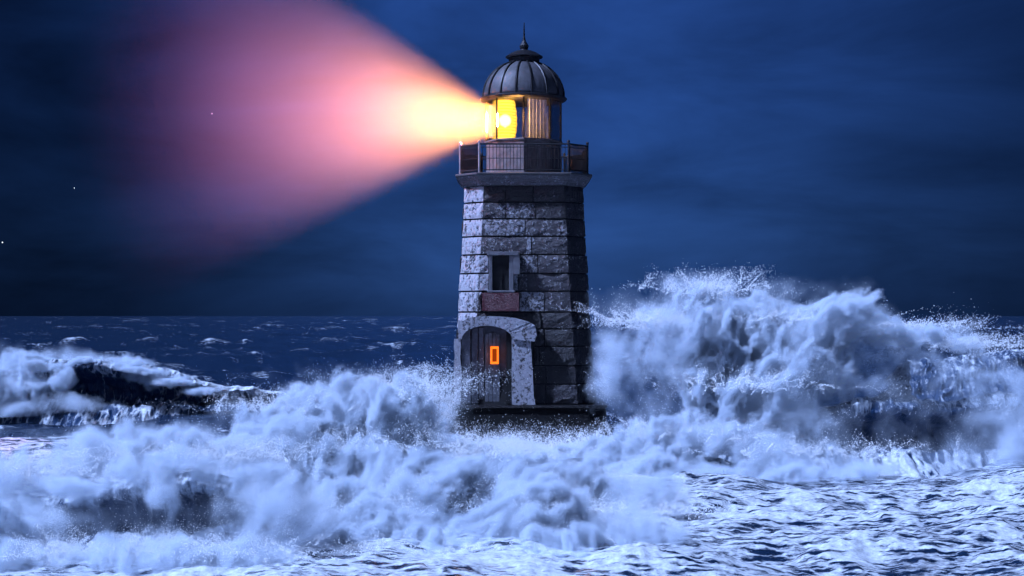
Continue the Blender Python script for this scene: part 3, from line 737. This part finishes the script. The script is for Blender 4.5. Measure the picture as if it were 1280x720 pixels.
def jets(parent, src, n, seed, size=.012, length=1.0):
    """thin strings of flung water: ballistic arcs of drops leaving the crest. src: (px, py, Y, spread px, rise m, drift m)"""
    g = np.random.default_rng(seed); P_, R_ = [], []
    for _ in range(n):
        px, py, Y, sp, rise, drift = src[g.integers(len(src))]
        o = np.array(P(px + g.normal()*sp, py + abs(g.normal())*6, Y + g.normal()*.5))
        v = np.array([drift*g.uniform(.2, 1.2) + g.normal()*.35, g.normal()*.4, rise*g.uniform(.35, 1.15)])*length
        m = int(g.integers(50, 190)); t = g.random(m)**.8*g.uniform(.5, 1.3)
        p = o + v*t[:, None]*2 - np.array([0, 0, 1.])*(rise*length)*(t[:, None]**2)
        p += g.normal(size=(m, 3))*(.012 + .075*t[:, None]**1.5)*(.4 + abs(g.normal()))
        P_.append(p); R_.append(size*(.3 + g.random(m)**3*1.1)*(1.1 - .5*np.clip(t, 0, 1)))
    pp = np.concatenate(P_); rr_ = np.concatenate(R_); k = len(pp)
    oc = np.array([[1,0,0],[-1,0,0],[0,1,0],[0,-1,0],[0,0,1],[0,0,-1]], float)
    fc = np.array([[0,2,4],[2,1,4],[1,3,4],[3,0,4],[2,0,5],[1,2,5],[3,1,5],[0,3,5]])
    Vt = (pp[:, None] + oc[None]*rr_[:, None, None]).reshape(-1, 3)
    FC = (fc[None] + 6*np.arange(k)[:, None, None]).reshape(-1, 3)
    o = npmesh('flung_drops', Vt, FC, M_drop, parent); o['kind'] = 'stuff'
M_drop = simple('white_droplets', (0.85, 0.88, 0.92), 0.5, 0, 0.0, 5, 0.05)
M_spray = vol_mat('sea_spray', 1.0)


# --- great breaker right of the tower
w1 = wave_body('breaking_wave', [(800, 640, 46), (860, 590, 45.5), (920, 540, 45), (990, 512, 45), (1060, 500, 45), (1130, 498, 45), (1200, 500, 45.5), (1270, 486, 46.5), (1340, 480, 48), (1400, 500, 49)], CURL, seed=2, chop=.24, foam=.10, foamtop=.28)
tag(w1, 'huge breaking wave exploding in white spray to the right of the lighthouse', 'wave', kind='thing')
puffs = [  # px, py, Y, rx, ry, rY, dens, amp, soft
 (925, 432, 45.6, 66, 80, 1.4, 3.4, .9, .8), (905, 408, 46.2, 70, 46, 1.3, 1.4, .9, 1.0), (850, 415, 46.4, 90, 55, 1.5, 1.0, .8, 1.2), (950, 400, 46.2, 60, 44, 1.2, 1.6, .9, .9), (1010, 410, 46, 70, 34, 1.2, 1.2, .9, 1.),
 (800, 425, 46.6, 70, 60, 1.4, .7, .8, 1.2), (770, 425, 47.5, 50, 50, 1.2, .5, .8, 1.3), (945, 480, 44.8, 55, 70, 1.3, 2.6, .9, .8), (780, 480, 46.4, 60, 50, 1.2, .35, .9, 1.2),
 (990, 430, 45.6, 70, 50, 1.3, 1.7, 1., .9), (1050, 415, 45.8, 70, 40, 1.2, 1.5, 1., .9), (1110, 420, 45.8, 60, 30, 1., 1.5, 1.1, .8), (1160, 425, 45.8, 50, 24, .8, 1.5, 1.1, .8),
 (1200, 434, 45.8, 32, 14, .6, 1.8, 1.2, .7), (1010, 385, 46.4, 70, 24, 1., .5, .9, 1.3), (1080, 392, 46.4, 50, 18, .9, .6, 1., 1.2),
 (1040, 470, 44.6, 70, 34, 1., 1.4, .9, 1.0), (1120, 462, 44.8, 80, 30, 1., 1.1, .9, 1.0), (1010, 505, 44.2, 50, 40, .9, 1.2, .9, 1.0), (1090, 495, 44.2, 90, 22, .8, .7, .9, 1.1), (1190, 480, 44.6, 80, 30, 1., .9, .9, 1.1), (1160, 478, 44.5, 100, 46, 1.2, .5, .8, 1.1), (1230, 520, 44.0, 90, 70, 1.4, .45, .7, 1.2), (1170, 550, 43.2, 130, 42, 1.3, .3, .8, 1.2), (1280, 560, 43.4, 80, 60, 1.4, .5, .8, 1.2),
 (830, 490, 44.9, 66, 50, 1.0, .35, 1., 1.2), (790, 520, 44.8, 60, 36, 1.0, .4, 1., 1.2), (890, 548, 43.2, 76, 28, 1.2, 1.3, .9, .8), (975, 565, 42.8, 70, 24, 1.2, 1.0, .9, .9),
 (800, 560, 43.2, 70, 34, 1.2, 1.5, .9, .8), (1080, 588, 41.5, 130, 20, 1.4, 1.0, .9, 1.), (1210, 598, 41.2, 130, 18, 1.4, .9, .9, 1.), (980, 592, 41.2, 120, 22, 1.4, 1.5, 1, .9), (860, 595, 41, 110, 24, 1.4, 1.5, 1, .9),
 (870, 362, 46.8, 90, 34, 1.5, .45, .5, 1.3), (970, 370, 46.8, 130, 34, 1.4, .3, .5, 1.4), (830, 400, 46.8, 130, 70, 1.5, .35, .4, 1.3), (1060, 430, 46.4, 190, 70, 1.5, .3, .4, 1.3), (1180, 520, 44, 180, 110, 1.6, .3, .4, 1.3), (1010, 540, 43, 130, 60, 1.2, .3, .4, 1.3)]
spray('spray', puffs, ((1.6, 17.5), (38.5, 49.3), (-.3, 5.9)), 0.043, M_spray, w1, seed=28, lam=1.15, warp=.28, KF=5.5, MD=1.1, drops=90000, drop_r=0.0072)
jets(w1, [(880, 360, 46, 40, .5, .1), (960, 400, 45.5, 50, .45, .4), (1100, 408, 45.5, 60, .3, .7), (1190, 428, 45.5, 30, .3, .8), (820, 400, 46, 30, .4, -.3), (860, 545, 43, 60, .5, 0), (1000, 565, 42.5, 80, .4, 0), (940, 480, 44, 40, .5, .2)], 800, 71, .014)

# --- surge bursting in front of the tower
w2 = wave_body('breaking_wave', [(290, 650, 30), (340, 640, 30.5), (420, 625, 31), (500, 615, 31.5), (580, 615, 31.5), (680, 625, 31.5), (760, 640, 31)], SWELL, seed=4, chop=.12, foam=.3, foamtop=.3)
tag(w2, 'white surge bursting upward in the middle, left of the foot of the lighthouse', 'wave', kind='thing')
puffs = [
 (480, 560, 32.5, 66, 60, 1.3, 2.8, .9, .8), (512, 505, 33, 26, 44, .7, 3.0, .8, .7), (372, 515, 33.6, 26, 34, .7, 2.6, .8, .8), (430, 525, 33.5, 70, 46, 1.3, 2.0, .9, .9), (395, 510, 34, 46, 28, 1., 1.6, .9, 1.),
 (355, 555, 33, 64, 36, 1.1, 1.7, .9, .9), (450, 580, 32, 74, 50, 1.3, 2.0, .9, .8), (575, 605, 32.0, 56, 38, 1.2, 2.8, .9, .7), (555, 630, 30.6, 66, 56, 1.3, 2.8, .9, .7),
 (450, 650, 29.6, 80, 54, 1.3, 1.8, .9, .9), (520, 700, 28.2, 120, 44, 1.3, 2.4, .9, .8), (640, 655, 29.6, 90, 38, 1.3, 1.5, .9, .9), (400, 712, 27.2, 130, 30, 1.2, 1.8, 1., .8),
 (640, 610, 31.6, 80, 36, 1.2, 1.8, .9, .9), (730, 625, 32, 90, 30, 1.3, 1.2, .9, .9), (740, 675, 29.5, 100, 22, 1.2, 1.1, 1., 1.), (640, 712, 27.6, 110, 30, 1.2, 2.0, 1., .8), (520, 640, 30, 120, 60, 1.2, 1.6, .9, .9), (470, 600, 31, 120, 50, 1.2, 1.8, .9, .9), (400, 570, 32, 90, 50, 1.2, 1.6, .9, .9), (510, 570, 32.4, 60, 46, 1.2, 1.8, .9, .9), (600, 670, 29, 120, 40, 1.2, 1.7, .9, .9), (330, 700, 27, 90, 34, 1.2, 1.7, .9, .9),
 (340, 610, 31.6, 70, 50, 1.2, .8, .9, 1.1), (545, 520, 34, 40, 34, 1., .3, .8, 1.5), (310, 520, 35, 70, 24, 1.2, .25, .8, 1.5), (440, 500, 34.5, 190, 60, 1.2, .16, .4, 1.4), (560, 580, 33, 190, 60, 1.2, .14, .4, 1.3), (420, 610, 32, 190, 70, 1.2, .16, .4, 1.3)
]
spray('spray', puffs, ((-7.4, 3.6), (25.0, 37), (-.2, 3.6)), 0.033, M_spray, w2, seed=35, KF=6.5, MD=1.1, lam=1.05, warp=.22, drops=120000, drop_r=0.0049)
jets(w2, [(520, 495, 33, 24, .6, .1), (400, 510, 33.5, 60, .4, -.2), (480, 560, 32, 60, .5, .1), (590, 570, 32, 40, .5, .4), (560, 620, 30.5, 70, .45, .1), (460, 640, 29.5, 80, .4, 0), (520, 690, 28, 120, .4, 0), (680, 640, 30, 80, .3, .2)], 1300, 72, .0105)

# --- foam thrown against the plinth
w3 = wave_body('breaking_wave', [(530, 585, 44), (600, 580, 44), (700, 578, 44), (800, 580, 44), (900, 585, 44)], SWELL, seed=5, chop=.15, foam=.35)
tag(w3, 'low foaming wave washing against the dark base of the lighthouse', 'wave', kind='thing')
puffs = [(560, 570, 44, 46, 24, 1.1, 1.6, 1., .9), (620, 585, 43.5, 66, 20, 1.2, 2.0, 1.1, .7), (680, 584, 44, 66, 18, 1.2, 2.0, 1.1, .7), (745, 578, 44, 66, 20, 1.2, 1.8, 1.1, .7),
 (800, 595, 42, 90, 24, 1.4, 1.6, 1., .8), (548, 520, 46, 34, 50, 1.0, .3, .8, 1.4), (700, 610, 40, 120, 24, 1.5, 1.7, 1., .8), (580, 605, 40, 100, 26, 1.5, 1.8, 1., .8), (640, 562, 45.5, 60, 9, .7, .8, 1.6, .6), (715, 560, 46, 50, 9, .7, .8, 1.6, .6)]
spray('spray', puffs, ((-3.8, 5.6), (37.0, 48.5), (-.2, 2.6)), 0.05, M_spray, w3, seed=44, lam=1.2, drops=60000, drop_r=0.0065)
jets(w3, [(600, 562, 44.5, 30, .5, 0), (660, 560, 45, 40, .5, 0), (730, 560, 45.5, 40, .6, .1), (780, 575, 44, 50, .5, .1), (680, 600, 41, 90, .4, 0)], 620, 73, .013)

# --- near breaker at lower left
w4 = wave_body('breaking_wave', [(-80, 660, 28), (0, 635, 28), (80, 622, 28), (170, 600, 28), (250, 592, 28.3), (320, 606, 28.8), (380, 636, 29.5)], CURL, seed=7, chop=.19, foam=.16, foamtop=.5)
tag(w4, 'dark curling wave at the lower left with mist blowing off its crest', 'wave', kind='thing')
puffs = [
 (50, 600, 28.3, 70, 44, 1.1, 1.2, .8, 1.1), (130, 572, 28.8, 76, 32, 1.2, 1.3, .8, 1.), (210, 565, 28.8, 70, 24, 1., 1.7, .9, .8), (285, 572, 29, 60, 26, 1.1, 1.6, .9, .8), (10, 650, 27.3, 50, 46, 1.2, 1.7, .8, .9),
 (70, 650, 27.0, 60, 34, .9, .6, .9, 1.2), (190, 672, 26.4, 90, 24, .8, .4, .9, 1.2), (310, 640, 26.8, 60, 50, .8, .6, .9, 1.3), (100, 612, 27.2, 50, 20, .6, 1.5, 1., .8), (170, 596, 27.2, 50, 18, .6, 1.6, 1., .8), (240, 590, 27.3, 50, 16, .6, 1.6, 1., .8), (300, 600, 27.6, 40, 20, .6, 1.6, 1., .8), (200, 625, 26.9, 24, 30, .4, 1.1, 1., .8), (100, 702, 25.8, 120, 20, 1., 1.5, 1., .9), (240, 712, 25.8, 120, 20, 1., 1.4, 1., .9), (340, 660, 27, 60, 44, 1., 1.0, .9, 1.),
 (0, 705, 25.8, 90, 26, 1., 1.6, 1., .9), (170, 700, 25.6, 160, 24, 1., 1.6, 1., .9), (-20, 610, 28, 60, 50, 1.2, 1.2, .9, 1.), (170, 560, 29.2, 110, 30, 1.2, 1.2, .9, 1.), (90, 560, 30, 110, 34, 1.2, .25, .8, 1.4), (250, 545, 30.5, 110, 20, 1.2, .2, .8, 1.4), (120, 590, 29, 190, 60, 1.3, .2, .4, 1.3), (160, 650, 26.6, 190, 60, 1., .12, .4, 1.3)]
spray('spray', puffs, ((-10.6, -2.8), (24.5, 32), (-.2, 2.8)), 0.03, M_spray, w4, seed=55, KF=5, MD=1.1, lam=.95, warp=.2, drops=50000, drop_r=0.0039)
jets(w4, [(60, 590, 28, 60, .3, 0), (160, 570, 28, 60, .3, .1), (260, 570, 28.4, 50, .35, .2), (100, 690, 26, 90, .3, 0), (280, 690, 26, 90, .35, 0)], 800, 74, .0095)

# --- far wave at left
w5 = wave_body('breaking_wave', [(-60, 475, 68), (0, 462, 68), (60, 452, 68), (130, 450, 68), (190, 455, 68.5), (260, 476, 69), (340, 488, 69.5), (400, 497, 70)], CURL, seed=9, chop=.22, foam=.16, foamtop=.34, side=.4, toe=.2)
tag(w5, 'dark distant wave curling over at the far left under a veil of spray', 'wave', kind='thing')
puffs = [(20, 462, 68, 60, 24, 1.5, .9, .9, 1.1), (100, 448, 68.5, 60, 12, 1.2, .6, 1., 1.), (60, 453, 66.8, 34, 6, .7, 1.5, 1., .8), (115, 451, 66.8, 34, 5, .7, 1.5, 1., .8), (170, 459, 67, 34, 6, .7, 1.6, 1., .8), (212, 472, 67.2, 26, 6, .7, 1.6, 1., .8), (250, 484, 67.2, 26, 4, .6, 1.2, 1., .8), (75, 470, 66.2, 14, 18, .6, 1.2, 1., .8), (20, 478, 66.5, 30, 20, .8, 1.4, 1., .9), (165, 456, 68.5, 44, 16, 1.2, 1., 1., 1.), (195, 466, 68, 44, 14, 1., 1.2, 1.2, .9), (0, 490, 66.5, 50, 36, 1.5, .9, .9, 1.2),
 (80, 508, 65.5, 120, 12, 1.5, .6, .9, 1.3), (20, 444, 69, 70, 20, 1.2, .3, .8, 1.5)]
spray('spray', puffs, ((-24.5, -11), (63, 72), (-.2, 3.6)), 0.07, M_spray, w5, seed=66, lam=1.6, drops=8000, drop_r=0.0091)

# --- swell behind at right
w6 = wave_body('swell', [(1130, 452, 60), (1200, 445, 60), (1260, 436, 60), (1330, 436, 60), (1400, 450, 60)], SWELL, seed=12, chop=.25, foam=.15, foamtop=.25)
tag(w6, 'dark heaving swell with a broken white crest at the right edge behind the great breaker', 'wave', kind='thing')

# ------------------------------------------------------------------ the few stars showing through the cloud
M_star = emit('star_light', (.75, .85, 1.0), .8)
for px, py, rad_, lab in ((265, 142, 2.6, 'faint star shining through the violet part of the light beam'), (93, 235, 2.2, 'faintest star, low in the dark sky left of the light beam'),
                          (3, 303, 3.4, 'brightest small star at the left edge just above the sea horizon')):
    c = P(px, py, 8000)
    st_ = MB().lathe([(.01, -rad_)] + [(rad_*math.cos(a), rad_*math.sin(a)) for a in np.linspace(-1.2, 1.2, 5)] + [(.01, rad_)], 0, 0, 8).build('star', M_star)
    st_.location = c; tag(st_, lab, 'star', 'faint stars')
